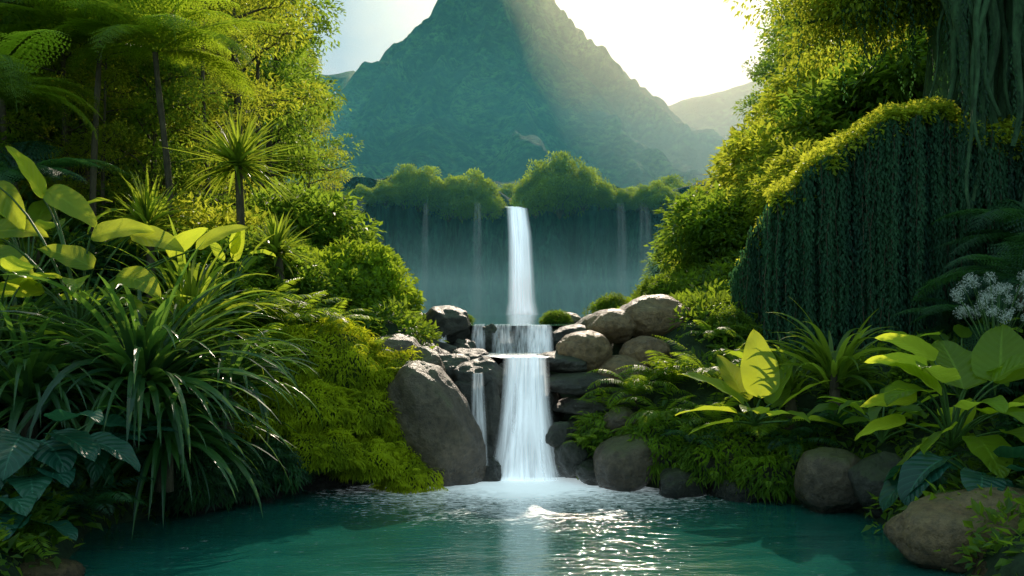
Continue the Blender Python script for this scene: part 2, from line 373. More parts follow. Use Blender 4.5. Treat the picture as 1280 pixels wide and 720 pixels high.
# ------------------------------------------------------------ boulders
import bmesh
def boulder_mesh(seed,mat,sub=5,amp=.22,chop=9,co=.72,name='boulder'):
    bm=bmesh.new(); bmesh.ops.create_icosphere(bm,subdivisions=sub,radius=1)
    V=np.array([v.co[:] for v in bm.verts]); F=np.array([[v.index for v in f.verts] for f in bm.faces]); bm.free()
    rs=np.random.default_rng(seed)
    for i in range(chop):
        n=nz(rs.normal(size=3)); dd=co+.2*rs.random()
        q=V@n; ov=np.maximum(q-dd,0); V=V-n*(ov*.75)[:,None]
    r=1+amp*fbm(V[:,0]*1.3,V[:,1]*1.3,V[:,2]*1.3,3,seed)+.07*fbm(V[:,0]*4,V[:,1]*4,V[:,2]*4,5,seed+9)
    V=V*r[:,None]
    return mesh(name,(V,F,np.full(len(V),.5),V[:,:2]*.5+.5),mat,True)
BM={}
for k,mt in (('r',M_rock),('w',M_warm),('d',M_wet)):
    BM[k]=[boulder_mesh(31+i+ord(k),mt,amp=.15 if k!='d' else .25,chop=6 if k!='d' else 10,co=.8 if k!='d' else .68) for i in range(4)]
MB=[boulder_mesh(131+i,M_mossbed,amp=.25,chop=6,co=.75,name='rock') for i in range(4)]
rocks=[
('r',-.90,11.75,.60,.50,.52,.86,.3,-.45,'large smooth grey brown boulder leaning beside the cascade'),
('r',-1.45,12.4,1.42,.45,.35,.3,.8,0,'rounded grey boulder on the mossy bank'),
('r',-1.1,12.2,1.32,.3,.3,.25,1.8,0,'rounded grey boulder on the mossy bank'),
('d',-.8,12.75,1.2,.45,.35,.28,.2,0,'wet dark rock at the cascade edge'),
('d',-.40,12.5,1.15,.32,.35,.3,1.2,0,'wet dark rock at the cascade edge'),
('d',-.55,12.3,.5,.34,.32,.72,2.2,0,'tall wet dark rock beside the falling water'),
('d',-.26,12.3,.5,.2,.25,.8,.2,0,'tall wet dark rock beside the falling water'),
('d',.15,12.75,.45,.7,.35,.9,.2,0,'dark rock face behind the cascade'),
('d',-1.2,13.2,1.35,.5,.4,.25,1.2,0,'wet dark rock at the stream side'),
('d',-1.35,13.85,1.45,.55,.3,.2,.1,0,'wide dark ledge crossed by thin trickles'),
('d',-2.0,13.9,1.55,.5,.3,.22,.2,0,'wide dark ledge crossed by thin trickles'),
('d',-.55,13.4,1.36,.35,.4,.16,.2,0,'low wet rock in the stream'),
('d',.66,12.9,1.36,.26,.4,.16,.9,0,'low wet rock in the stream'),
('r',-1.8,14.6,1.80,.62,.4,.33,.4,0,'grey boulder beside the upper stream'),
('d',-.98,14.6,1.78,.42,.4,.34,2.4,0,'dark boulder beside the upper stream'),
('d',-.68,14.2,1.42,.2,.3,.2,.4,0,'dark boulder beside the upper stream'),
('d',-.32,14.35,1.62,.10,.2,.22,.9,0,'small dark rock splitting the stepped cascade'),
('d',.0,14.85,1.35,1.3,.35,.40,.1,0,'flat rock lip under the upper cascade'),
('d',.95,14.5,1.60,.5,.4,.24,.6,0,'flat dark ledge beside the upper cascade'),
('r',1.35,15.0,1.75,.45,.4,.24,2.6,0,'grey rock beside the upper stream'),
('d',-2.5,14.4,1.65,.5,.4,.3,1.6,0,'dark boulder beside the upper stream'),
('r',-1.3,16.5,1.85,.3,.3,.15,1.6,0,'small stone in the river'),
('r',.9,17.5,1.85,.35,.3,.14,.6,0,'small stone in the river'),
('w',1.96,13.8,1.92,.54,.43,.31,.3,.1,'smooth tan boulder stacked above the cascade'),
('w',1.38,13.7,1.80,.42,.36,.25,1.9,0,'smooth tan boulder stacked above the cascade'),
('w',.95,13.0,1.47,.38,.36,.30,.9,0,'smooth tan boulder resting on the ledge'),
('w',1.75,13.1,1.45,.36,.33,.22,2.9,0,'smooth tan boulder stacked above the cascade'),
('w',1.40,12.95,1.22,.34,.33,.22,.4,0,'smooth tan boulder resting on the ledge'),
('d',.84,12.6,1.10,.50,.35,.15,.3,.05,'layered wet ledge beside the cascade'),
('d',.96,12.5,.82,.50,.4,.15,2.0,-.05,'layered wet ledge beside the cascade'),
('d',.90,12.4,.52,.48,.4,.17,4.0,.05,'layered wet ledge beside the cascade'),
('d',.80,12.2,.15,.40,.4,.24,1.1,0,'layered wet ledge beside the cascade'),
('d',1.35,12.75,.85,.5,.35,.22,.1,0,'layered wet ledge beside the cascade'),
('d',1.45,12.6,.5,.5,.35,.3,1.7,0,'dark rock above the ledge'),
('d',.70,11.85,.26,.20,.24,.24,.5,0,'mossy boulder at the foot of the cascade'),
('d',-.30,11.88,.10,.16,.18,.20,1.5,0,'small wet rock at the foot of the cascade'),
('d',-.42,12.0,.32,.2,.2,.26,2.5,0,'small wet rock at the foot of the cascade'),
('d',.58,12.02,.5,.14,.2,.2,2.5,0,'small wet rock at the foot of the cascade'),
('r',1.28,11.85,.70,.20,.22,.17,.9,0,'small grey stone on the bank'),
('r',1.34,11.45,.26,.44,.4,.34,.6,-.35,'dark grey boulder at the pool edge'),
('d',1.0,11.7,.12,.26,.3,.2,1.6,0,'dark rock at the pool edge'),
('d',1.9,11.1,.08,.42,.3,.22,1.0,0,'dark rock at the pool edge'),
('d',2.45,10.85,.05,.45,.3,.2,2.0,0,'dark rock at the pool edge'),
('r',3.22,10.1,.28,.37,.34,.36,.2,.1,'reddish grey boulder standing in the pool margin'),
('d',3.63,9.75,.28,.34,.34,.36,1.3,0,'dark boulder at the pool margin'),
('d',3.9,9.0,.1,.4,.4,.35,1.3,0,'dark boulder at the pool margin'),
('w',3.92,8.15,.14,.98,.5,.40,.22,-.10,'big flat brown boulder in shallow water'),
('w',3.70,7.52,.02,.25,.2,.14,.7,0,'small brown stone in shallow water'),
('w',-3.58,7.48,.0,.36,.3,.15,.5,0,'small brown stone in shallow water'),
('d',-2.2,11.5,.05,.5,.3,.2,.5,0,'dark rock at the pool edge'),
('d',-2.8,10.8,.0,.4,.3,.2,2.0,0,'dark rock at the pool edge'),
]
for i,(k,x,y,z,a,b,c,rz,tl,lab) in enumerate(rocks):
    o=obj('boulder',BM[k][i%4],None,(x,y,z)); o.scale=(a,b,c); o.rotation_euler=(0,tl,rz) if abs(tl)>.2 else (tl,0,rz)
    tag(o,lab,'rock','boulders around the pool and cascade')
# ------------------------------------------------------------ mountain, hills, cliff
def landmat(name,c1,c2,rock,scale,streak=(1,1,1)):
    m,nt=newmat(name); L=nt.links
    geo=nd(nt,'ShaderNodeNewGeometry'); P=mapping(nt,geo.outputs['Position'],streak)
    n1=noise(nt,scale,8,P,.65); n2=noise(nt,scale*5,6,P,.75); n3=noise(nt,scale*.6,6,P,.6,.5)
    c=mixc(nt,ramp(nt,n2,[(.42,(0,0,0)),(.58,(1,1,1))]),c1,c2)
    c=mixc(nt,math_(nt,'MULTIPLY',ramp(nt,n1,[(.40,(0,0,0)),(.60,(1,1,1))]),.8),c,c1)
    c=mixc(nt,math_(nt,'MULTIPLY',ramp(nt,n3,[(.45,(0,0,0)),(.65,(1,1,1))]),.5),c,rock)
    p=nd(nt,'ShaderNodeBsdfPrincipled'); p.inputs['Roughness'].default_value=.9; p.inputs['Specular IOR Level'].default_value=.1
    L.new(c,p.inputs['Base Color'])
    b=nd(nt,'ShaderNodeBump'); b.inputs['Strength'].default_value=1; b.inputs['Distance'].default_value=.5/scale*.6
    L.new(math_(nt,'ADD',n1,n2),b.inputs['Height']); L.new(b.outputs[0],p.inputs['Normal'])
    o=nd(nt,'ShaderNodeOutputMaterial'); L.new(p.outputs[0],o.inputs[0]); return m
M_mtn=landmat('forested_mountain',(.002,.025,.018),(.09,.26,.06),(.02,.10,.07),.12)
M_cliff=landmat('mossy_cliff',(.004,.04,.042),(.04,.18,.12),(.04,.12,.12),.5,(1.3,1,.28))
def treebump(X,Y,sz,seed):
    x=X/sz;y=Y/sz; xi=np.floor(x).astype(np.int64); yi=np.floor(y).astype(np.int64); best=np.full(x.shape,9.)
    for a in (-1,0,1):
        for b in (-1,0,1):
            cx=xi+a; cy=yi+b
            px=cx+.5+.45*_h(cx,cy,cx*0,seed); py=cy+.5+.45*_h(cx,cy,cx*0,seed+5)
            best=np.minimum(best,(x-px)**2+(y-py)**2)
    return np.sqrt(np.maximum(0,1-best))
gx=np.arange(-135,150,.75); gy=np.arange(96,345,.75)
X,Y=np.meshgrid(gx,gy,indexing='ij')
wx=X+6+3*fbm(X*.03,Y*.03,0,3,3); wy=(Y-318)
r=np.sqrt((wx*np.where(wx>0,1.06,1.0))**2+(wy*.9)**2)
an=np.arctan2(wy,wx)
rd=1-np.abs(fbm(np.cos(an)*4.5+5,np.sin(an)*4.5,r*.010,3,21))*2
r2=r*(1-.30*(rd-.3)*sst(8,40,r))
Z=np.interp(r2,[0,10,17,21,28,36,48,60,74,100,140,200],[117,113,104,93,80,69,57,47,38,24,13,8])
am=sst(150,70,r)
Z=Z+fbm(X*.05,Y*.05,0,4,8)*9*sst(0,30,r)*am+treebump(X,Y,4.2,2)*(1.2+1.8*am)+treebump(X+Y,Y-X,2.6,9)*1.2
tag(obj('mountain',mesh('mountain',gridg(np.stack([X,Y,Z],-1)),M_mtn,True)),'steep jungle covered peak with sheer ridges','mountain',kind='structure')
def hill(name,x0,x1,y0,y1,st,zf,label):
    X,Y=np.meshgrid(np.arange(x0,x1,st),np.arange(y0,y1,st),indexing='ij')
    Z=zf(X,Y)+treebump(X,Y,6,6)*2.5+4*fbm(X*.03,Y*.03,0,5,12)
    tag(obj(name,mesh(name,gridg(np.stack([X,Y,Z],-1)),M_mtn,True)),label,'hill',kind='structure')
hill('hill',20,300,318,470,2.0,lambda X,Y:np.interp(X,[20,40,52,64,80,110,160,300],[50,66,75,80,84,92,104,110])*np.exp(-((Y-378)/55)**2),'hazy forested ridge beside the peak')
hill('hill',-420,-60,430,760,2.5,lambda X,Y:np.interp(X,[-420,-200,-140,-112,-95,-70],[150,160,150,142,146,60])*np.exp(-((Y-600)/90)**2),'pale distant ridge beyond the trees')
xs=np.arange(-48,48,.2)
top=11.2+.9*fbm(xs*.25,0*xs,0,4,3)-1.0*np.exp(-((xs-.1)/.9)**2)
rows=[]
fy=79.6-(np.abs(xs)/26)**2*9+3.2*fbm(xs*.16,0*xs,0,3,7)
for q in np.linspace(0,1,90):
    z=-1+q*(top+1)
    colm=(1-np.abs(vn(xs*.8,z*.10,0,3))*2)*1.2+(1-np.abs(vn(xs*2.3,z*.2,0,5))*2)*.5+1.0*fbm(xs*.5,z*.5,0,5,77)
    yy=fy-colm+1.2*q**2+.6*sst(.85,1,q)
    rows.append(np.stack([xs,yy,z+0*xs],-1))
for q in np.linspace(0.02,1,60):
    yy=fy+1.8+q**1.6*60; z=top+q*1.0+1.2*treebump(xs*1.0,yy,2.6,4)+.8*fbm(xs*.1,yy*.1,0,3,2)
    rows.append(np.stack([xs,yy,z],-1))
tag(obj('cliff',mesh('cliff',gridg(np.stack(rows,0),flip=True),M_cliff,True)),'mossy green cliff wall streaked by waterfalls','cliff',kind='structure')
fp=[(81.5,10.5),(79.6,10.45),(77.6,10.1),(76.4,8),(76.0,5),(75.8,2.8),(75.7,1.7)]
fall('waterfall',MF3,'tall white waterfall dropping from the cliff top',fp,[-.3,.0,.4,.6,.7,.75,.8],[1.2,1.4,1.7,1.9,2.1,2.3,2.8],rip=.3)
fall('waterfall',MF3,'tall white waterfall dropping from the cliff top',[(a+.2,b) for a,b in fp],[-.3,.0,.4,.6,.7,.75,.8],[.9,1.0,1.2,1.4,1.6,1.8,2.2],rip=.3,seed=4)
for x,w,l in ((-11.6,1.2,1),(-2.7,.9,.9),(8.6,1.0,1),(10.4,1.3,1),(-6.8,.6,.8)):
    f0=np.interp(x,xs,fy)
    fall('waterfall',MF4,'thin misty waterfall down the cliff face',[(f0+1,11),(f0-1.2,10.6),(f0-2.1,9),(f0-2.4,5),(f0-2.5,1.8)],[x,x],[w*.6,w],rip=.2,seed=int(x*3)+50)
# ------------------------------------------------------------ trees
def tree_geo(h,cr,nl,npc,L,W,seed,crown0=.4,droop=.3,cl=.55,tr=.12,sub=5,lean=.4,mat=M_tree,flat=.7):
    rs=np.random.default_rng(seed)
    t=np.linspace(0,1,14)
    ax=rs.uniform(-1,1,2)*lean
    path=np.stack([ax[0]*t**1.5+.12*np.sin(t*5+seed),ax[1]*t**1.5+.1*np.cos(t*4+seed),t*h],-1)
    gs=[tube(path,tr*(1-.8*t)+.01+.08*tr/.12*np.exp(-t*25),8)]
    C=[];rd=[]
    for i in range(nl):
        q=crown0+(1-crown0)*(i+.5)/nl
        b=np.array([np.interp(q,t,path[:,k]) for k in range(3)])
        az=i*2.4+rs.random()*.6; ln=cr*(1-.55*((q-crown0)/(1-crown0))**1.5)*rs.uniform(.7,1.1)
        el=rs.uniform(.15,.7)
        tt=np.linspace(0,1,7)
        d=np.array([math.cos(az)*math.cos(el),math.sin(az)*math.cos(el),math.sin(el)])
        lp=b+d*ln*tt[:,None]+np.array([0,0,-.12*ln])*(tt[:,None]**2)+rs.normal(size=(7,3))*.03*ln*tt[:,None]
        gs.append(tube(lp,tr*.35*(1-.85*tt)+.004,5))
        for j in range(sub):
            k=rs.uniform(.3,1.0); c=np.array([np.interp(k,tt,lp[:,m]) for m in range(3)])
            off=nz(rs.normal(size=3))*ln*.35*rs.random(); off[2]=abs(off[2])*.6
            e=c+off; gs.append(tube(np.linspace(c,e,3),[.012,.008,.004],4))
            C.append(e); rd.append(cl*rs.uniform(.6,1.15))
    lv=clumps(C,np.array(rd),npc,L,W,droop=droop,flat=flat)
    return mesh('trunk',comb(gs),M_bark,True),mesh('crown',lv,mat)
TA=tree_geo(8.5,2.6,20,90,.17,.08,1,.15,cl=.62,sub=6)
TB=tree_geo(9.5,2.1,20,75,.12,.045,2,.18,cl=.48,tr=.08,mat=M_light,flat=.55,sub=6)
TC=tree_geo(7.5,2.9,18,105,.15,.08,3,.15,cl=.65,tr=.14,sub=6)
TD=tree_geo(9,1.8,18,62,.11,.04,4,.22,cl=.40,tr=.05,mat=M_light,flat=.5,lean=.9,sub=6)
def tree(P,x,y,s,rz,label,group='jungle trees on the slopes',zoff=-.15):
    return thing('tree',[('trunk',P[0]),('crown',P[1])],label,'tree',(x,y,float(H(x,y))+zoff),rz,s,group)
L1='tall leafy jungle tree on the slope'; L2='slender feathery light green tree'
for (P,x,y,s,l) in [
 (TB,-5.3,19,.95,L2),(TD,-5.9,17,.9,L2),(TD,-5.6,22,.95,L2),(TB,-7.0,22,1.05,L2),(TA,-8.6,18,1.,L1),(TC,-9.5,16,1.,L1),
 (TA,-8.2,26,1.1,L1),(TC,-10.8,22,1.2,L1),(TA,-7.3,30,.95,L1),(TC,-9.3,34,1.2,L1),(TB,-7.0,15.8,.95,L2),(TA,-12,27,1.3,L1),(TC,-10,42,1.15,L1),(TA,-13,47,1.4,L1),
 (TC,-8.4,14,.85,L1),(TA,-15,38,1.6,L1),(TC,-13.5,19,1.2,L1),(TB,-7.7,37,.8,L2),(TC,-7.0,18.5,.6,L1),(TB,-10.2,13.2,.8,L2),(TA,-9.8,12.2,.75,L1),
 (TC,-5.5,15.2,.45,L1),(TB,-4.9,16.0,.55,L2),(TB,-6.5,14.6,.55,L2),(TC,-6.9,16.2,.6,L1),(TB,-5.8,14.2,.42,L2),
 (TA,9.5,19,.9,L1),(TC,11,24,1.1,L1),(TC,8.6,24,.68,L1),(TA,9.8,32,.85,L1),(TB,10.5,16.5,1.,L2),(TC,11.5,42,1.0,L1),(TA,13,34,1.3,L1),(TB,8.9,20.5,.8,L2),(TA,15,50,1.3,L1),(TC,12.5,18,1.1,L1),(TC,8.3,28,.45,L1),(TA,10.5,14,.9,L1)]:
    tree(P,x,y,s,x*7+y,l)
# ------------------------------------------------------------ bushes
def bush_geo(rx,ry,rz,nc,npc,L,W,cr,mat,seed,droop=.3,flat=.85):
    rs=np.random.default_rng(seed); d=nz(rs.normal(size=(nc,3))); d[:,2]=np.abs(d[:,2])
    C=d*np.array([rx,ry,rz])*(.55+.4*rs.random((nc,1))**.5)*(1+.18*fbm(d[:,0]*2,d[:,1]*2,d[:,2]*2,3,seed))[:,None]
    lv=clumps(C,cr*(.7+.6*rs.random(nc)),npc,L,W,droop=droop,flat=flat)
    st=[tube(np.array([[0,0,-.3],c*.4+[0,0,-.02],c*.95]),[.02*rz+.01,.015,.006],4) for c in C[::3]]
    return mesh('branches',comb(st),M_bark,True),mesh('foliage',lv,mat)
BA=bush_geo(.9,.85,.8,70,110,.09,.05,.24,M_bush,1)
BB=bush_geo(1.0,.9,.9,60,115,.10,.048,.3,M_light,2)
BC=bush_geo(1.0,1.0,.75,60,110,.12,.06,.3,M_tree,3)
BD=bush_geo(.75,.7,.55,90,140,.06,.04,.16,M_shrub,4,droop=.05)
BV=bush_geo(1.0,.9,.8,60,100,.13,.07,.3,M_dfern,6)
BR=bush_geo(1.0,1.0,1.0,90,110,.075,.045,.22,M_shrub,7,droop=.1)
for i,x in enumerate(list(np.linspace(-13,-1.5,20))+list(np.linspace(1.9,12,17))+[-15,-18,-21,-24,13,15,18,21]):
    y=float(np.interp(x,xs,fy))-.4+2.4*((i*.618)%1)
    hgt=np.interp(x,[-13,-10,-9,-7.3,-6,-4.5,-3.2,-1.8,-.9,.5,1.9,3.2,4.6,6,7.2,8.5,12],[1.0,1.2,2.0,2.8,1.8,2.5,2.8,1.6,.9,1.2,2.6,3.7,3.3,2.3,1.6,1.3,1.6])*(.7+.6*((i*.37)%1))
    thing('tree',[('trunk',BR[0]),('crown',BR[1])],'rounded leafy tree on top of the cliff','tree',(x,y,float(np.interp(x,xs,top))-.8),x*3,(hgt*.5+.6,hgt*.5+.5,hgt),'trees along the cliff rim')
for i in range(26):
    x=-26+2.2*i+.9*math.sin(i*5); y=86+14*((i*.618)%1)
    s=1.6+1.2*((i*.37)%1)
    thing('tree',[('trunk',BR[0]),('crown',BR[1])],'rounded leafy tree on the plateau behind the cliff','tree',(x,y,11.6),x*3,s,'trees along the cliff rim')
def bush(P,x,y,s,z=None,label='dense leafy shrub on the slope',group='shrubs covering the slopes',rz=None):
    return thing('bush',[('branches',P[0]),('foliage',P[1])],label,'bush',(x,y,float(H(x,y)) if z is None else z),x*5+y*3 if rz is None else rz,s,group)
bush(BD,-2.35,14.4,(1.3,1.2,1.6),1.95,'rounded shrub with dense small sunlit leaves')
bush(BD,-3.5,15.3,1.3,2.2,'rounded shrub with dense small sunlit leaves')
bush(BA,-1.75,16.2,.35,1.75); bush(BA,1.75,17.5,.45,1.9); bush(BC,.75,17.2,.25,1.8,'small tuft of leaves beside the river'); bush(BA,2.5,16.6,.55); bush(BC,-.9,17.6,.2,1.8,'small tuft of leaves beside the river')
rs=np.random.default_rng(9)
for sgn in (-1,1):
    for i in range(64):
        y=15+ (i/64)**1.3*40; s=rs.uniform(.8,1.3)*(1+ (y-14)*.022)*(.75 if y<17 else 1)
        x=sgn*(.135*y+.85*s+rs.random()**1.2*(4.5+.1*y))
        if sgn>0 and 2.2<x<7.5 and y<17: continue
        if sgn<0 and x>-4.2 and y<17: continue
        bush((BA,BB,BC)[i%3],x,y,s)
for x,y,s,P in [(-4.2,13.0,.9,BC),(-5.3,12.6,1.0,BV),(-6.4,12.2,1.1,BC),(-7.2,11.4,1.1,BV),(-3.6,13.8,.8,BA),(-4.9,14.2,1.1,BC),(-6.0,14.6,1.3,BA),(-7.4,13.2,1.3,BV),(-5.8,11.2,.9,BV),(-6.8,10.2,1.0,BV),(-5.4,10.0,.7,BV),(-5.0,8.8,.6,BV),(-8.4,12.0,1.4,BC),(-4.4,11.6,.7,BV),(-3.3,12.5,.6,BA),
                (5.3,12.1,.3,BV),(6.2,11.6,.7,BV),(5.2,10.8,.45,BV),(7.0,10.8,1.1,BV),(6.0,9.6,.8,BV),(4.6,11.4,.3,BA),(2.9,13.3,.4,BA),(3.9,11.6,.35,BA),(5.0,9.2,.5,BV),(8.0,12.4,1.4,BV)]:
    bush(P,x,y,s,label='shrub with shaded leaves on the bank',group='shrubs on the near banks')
# ------------------------------------------------------------ undergrowth (stuff)
n=9000
px=rng.uniform(-8,8,n); py=7+R(n)**1.3*15
s=sdist(px,py); k=(s>.1)&(s<5.5)&~((px>.5)&(px<2.3)&(py>12)&(py<14.0))&~((px>1)&(py<12.5)&(R(n)<.55)); px=px[k];py=py[k]
pz=H(px,py)
g=clumps(np.stack([px,py,pz+.03],-1),.15+.12*R(len(px)),24,.11,.055,droop=.1)
o=obj('undergrowth',mesh('undergrowth',g,M_bush)); tag(o,'low leafy ground cover over the banks','undergrowth',kind='stuff')
# ------------------------------------------------------------ mossy bank
def moss_mound(x,y,z,rx,ry,rz,n,label,mat=M_moss,L=.075,seed=1,tuft=0):
    rs=np.random.default_rng(seed)
    bmv=MB[seed%4] if mat is M_moss else BM['d'][seed%4]
    e=obj('mossy_rock',None); e.location=(x,y,z)
    c=obj('rock',bmv,e); c.scale=(rx*.93,ry*.93,rz*.93)
    V=np.empty(len(bmv.vertices)*3,np.float32); bmv.vertices.foreach_get('co',V); V=V.reshape(-1,3)*np.array([rx,ry,rz])
    idx=rs.integers(0,len(V),n); p=V[idx]*(1+.1*rs.random((n,1)))+rdir(n)*rs.uniform(.005,.04,(n,1))
    d=nz(p/np.array([rx,ry,rz])**2)
    keep=(d[:,2]>-.30); p=p[keep]; d=d[keep]; m=len(p)
    cl=fbm(p[:,0]*6+x*9,p[:,1]*6,p[:,2]*6,3,seed)
    p=p+d*(.03+.16*np.maximum(cl,0))[:,None]
    low=np.clip(.25-d[:,2],0,.5)
    ld=nz(d*.6+rdir(m)*.45-np.array([0,0,.7]))
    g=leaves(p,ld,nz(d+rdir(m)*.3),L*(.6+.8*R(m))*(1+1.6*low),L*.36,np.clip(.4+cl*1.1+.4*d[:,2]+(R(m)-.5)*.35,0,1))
    gs=[g]
    if tuft:
        j=rs.choice(len(p),tuft); b=p[j]; dd=d[j]
        az=np.arctan2(dd[:,1],dd[:,0])+rs.normal(size=tuft)*.6
        gs.append(ferng(b,az,rs.uniform(.1,.9,tuft),rs.uniform(.12,.28,tuft),rs.uniform(1.0,1.8,tuft),pin=.25,K=16,tint=.3+.7*rs.random(tuft)))
    obj('moss',mesh('moss',comb(gs),mat),e)
    tag(e,label,'mossy rock','moss covered rocks on the bank'); return e
ML='rounded rock cushion cloaked in yellow green hanging moss'
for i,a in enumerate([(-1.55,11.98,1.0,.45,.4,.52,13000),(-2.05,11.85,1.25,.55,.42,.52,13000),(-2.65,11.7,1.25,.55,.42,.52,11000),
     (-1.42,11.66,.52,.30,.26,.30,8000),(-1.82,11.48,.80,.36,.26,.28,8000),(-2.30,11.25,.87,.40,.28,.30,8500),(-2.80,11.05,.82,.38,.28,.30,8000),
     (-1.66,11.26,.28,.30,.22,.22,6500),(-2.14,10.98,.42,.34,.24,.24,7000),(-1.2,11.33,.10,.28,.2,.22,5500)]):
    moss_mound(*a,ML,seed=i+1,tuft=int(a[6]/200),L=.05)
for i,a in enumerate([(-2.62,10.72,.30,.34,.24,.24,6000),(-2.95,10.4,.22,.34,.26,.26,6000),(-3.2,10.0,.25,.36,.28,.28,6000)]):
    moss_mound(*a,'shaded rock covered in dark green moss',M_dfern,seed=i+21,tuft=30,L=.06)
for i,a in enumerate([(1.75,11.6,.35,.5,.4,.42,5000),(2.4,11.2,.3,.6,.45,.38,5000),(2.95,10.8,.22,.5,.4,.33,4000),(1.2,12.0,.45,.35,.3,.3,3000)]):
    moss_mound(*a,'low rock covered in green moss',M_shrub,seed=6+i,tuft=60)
# ------------------------------------------------------------ strappy plants
def strap(name,x,y,z,n,Ln,wd,el,dr,mat,label,cat='plant',az0=0,azr=np.pi,K=10,spread=.15,group='strap leaved plants on the banks'):
    az=az0+rng.uniform(-azr,azr,n); e=rng.uniform(el[0],el[1],n)
    base=np.stack([np.cos(az),np.sin(az),0*az],-1)*rng.uniform(0,spread,n)[:,None]+np.stack([0*az,0*az,rng.uniform(0,.25,n)],-1)
    l=Ln*rng.uniform(.6,1.1,n)
    g=blades(base,az,e,l,wd*rng.uniform(.6,1.2,n),rng.uniform(dr[0],dr[1],n),K=K,tint=R(n),prof=lambda t:(np.minimum(1,t*6+.35))*(1-t**2.2)**.9+.01,fold=.35,roll=rng.uniform(-.5,.5,n),pw=1.4)
    parts=[('foliage',mesh('foliage',g,mat)),('stem',mesh('stem',tube(np.array([[0,0,-.4],[.01,0,-.1],[0,.01,.2]]),[.09,.07,.03],8),M_bark,True))]
    return thing(name,parts,label,cat,(x,y,z),0,1,group)
S='large clump of glossy arching strap leaves'
strap('strap_leaf_plant',-3.6,9.7,1.1,200,1.8,.09,(.0,1.35),(.7,2.0),M_blade,S)
strap('strap_leaf_plant',-4.5,9.3,1.05,130,1.45,.085,(.1,1.3),(.8,2.0),M_blade,S)
strap('strap_leaf_plant',-2.95,10.3,1.15,110,1.1,.07,(.0,1.3),(.8,2.1),M_blade,S)
strap('strap_leaf_plant',-3.5,10.8,1.6,130,1.3,.065,(.4,1.5),(.8,1.9),M_yucca,S)
strap('strap_leaf_plant',-3.3,9.5,.7,110,1.3,.075,(-.3,.9),(.6,1.6),M_blade,S)
strap('strap_leaf_plant',-5.1,10.2,1.5,110,1.2,.06,(.5,1.5),(1.0,2.0),M_blade,S)
strap('strap_leaf_plant',3.55,11.0,1.15,70,.95,.08,(.4,1.4),(.6,1.6),M_yucca,'clump of pale green strap leaves among shrubs')
strap('strap_leaf_plant',3.15,11.3,1.0,50,.75,.07,(.4,1.4),(.6,1.6),M_yucca,'clump of pale green strap leaves among shrubs')
def yucca(x,y,z,h,r,n,mat,label,wd=.05):
    az=rng.uniform(-np.pi,np.pi,n); e=rng.uniform(-.45,1.5,n)
    base=np.zeros((n,3))+[0,0,h]; base=base+rng.normal(size=(n,3))*.03
    g=blades(base,az,e,r*rng.uniform(.7,1.1,n),wd,rng.uniform(.1,.8,n),K=5,tint=R(n),prof=lambda t:(np.minimum(1,t*5+.4))*(1-t**3)+.01,fold=.4)
    tk=tube(np.stack([.05*np.sin(np.linspace(0,3,8)),0*np.linspace(0,1,8),np.linspace(-.4,h,8)],-1),.07-.02*np.linspace(0,1,8),8)
    return thing('yucca_palm',[('trunk',mesh('trunk',tk,M_bark,True)),('foliage',mesh('foliage',g,mat))],label,'palm',(x,y,z),0,1,'spiky palms on the slope')
yucca(-3.65,13.2,2.1,1.85,.9,150,M_yucca,'spiky palm with round head of stiff leaves',.05)
yucca(-3.0,12.7,2.0,.75,.6,90,M_yucca,'small spiky palm with stiff leaves')
yucca(-4.4,12.0,2.0,1.0,.75,110,M_yucca,'small spiky palm with stiff leaves')
bush(BC,-3.7,12.9,.95,2.2,'shrub at the foot of a spiky palm','shrubs on the near banks'); bush(BA,-3.0,13.4,.75,2.1,'shrub at the foot of a spiky palm','shrubs on the near banks'); bush(BB,-4.3,13.6,1.1,2.4,'shrub at the foot of a spiky palm','shrubs on the near banks')
def treefern(x,y,z,h,Ln,n,mat,label,sub=True,cv=.35):
    az=np.arange(n)*2.4+R(n)*.3; base=np.zeros((n,3))+[cv,0,h]
    g=ferng(base,az,rng.uniform(.3,1.05,n),Ln*rng.uniform(.8,1.1,n),rng.uniform(.9,1.9,n),pin=.24,K=24,sub=sub)
    t=np.linspace(0,1,12); tk=tube(np.stack([cv*t**2+.03*np.sin(t*9),.05*np.sin(t*4),-.4+t*(h+.4)],-1),(.055-.02*t)*(1+.12*np.sin(t*40)),9)
    return thing('tree_fern',[('trunk',mesh('trunk',tk,M_bark,True)),('foliage',mesh('foliage',g,mat))],label,'tree fern',(x,y,z),R()*6,1,'tree ferns on the slope')
treefern(-5.6,13.4,2.2,3.6,2.0,20,M_fern,'tall tree fern with arching fronds')
treefern(-4.6,13.3,2.0,3.4,1.6,18,M_fern,'tall tree fern with arching fronds')
treefern(-6.6,12.4,2.0,2.6,1.8,16,M_fern,'shaded tree fern with dark fronds')
treefern(-7.2,14.2,2.6,4.4,2.0,18,M_fern,'tall tree fern with arching fronds')
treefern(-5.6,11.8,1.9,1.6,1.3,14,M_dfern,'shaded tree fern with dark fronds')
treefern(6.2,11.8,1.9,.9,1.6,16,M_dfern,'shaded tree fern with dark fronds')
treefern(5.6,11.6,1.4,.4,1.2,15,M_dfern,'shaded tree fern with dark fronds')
treefern(5.6,10.6,1.4,.9,1.2,14,M_dfern,'shaded tree fern with dark fronds')
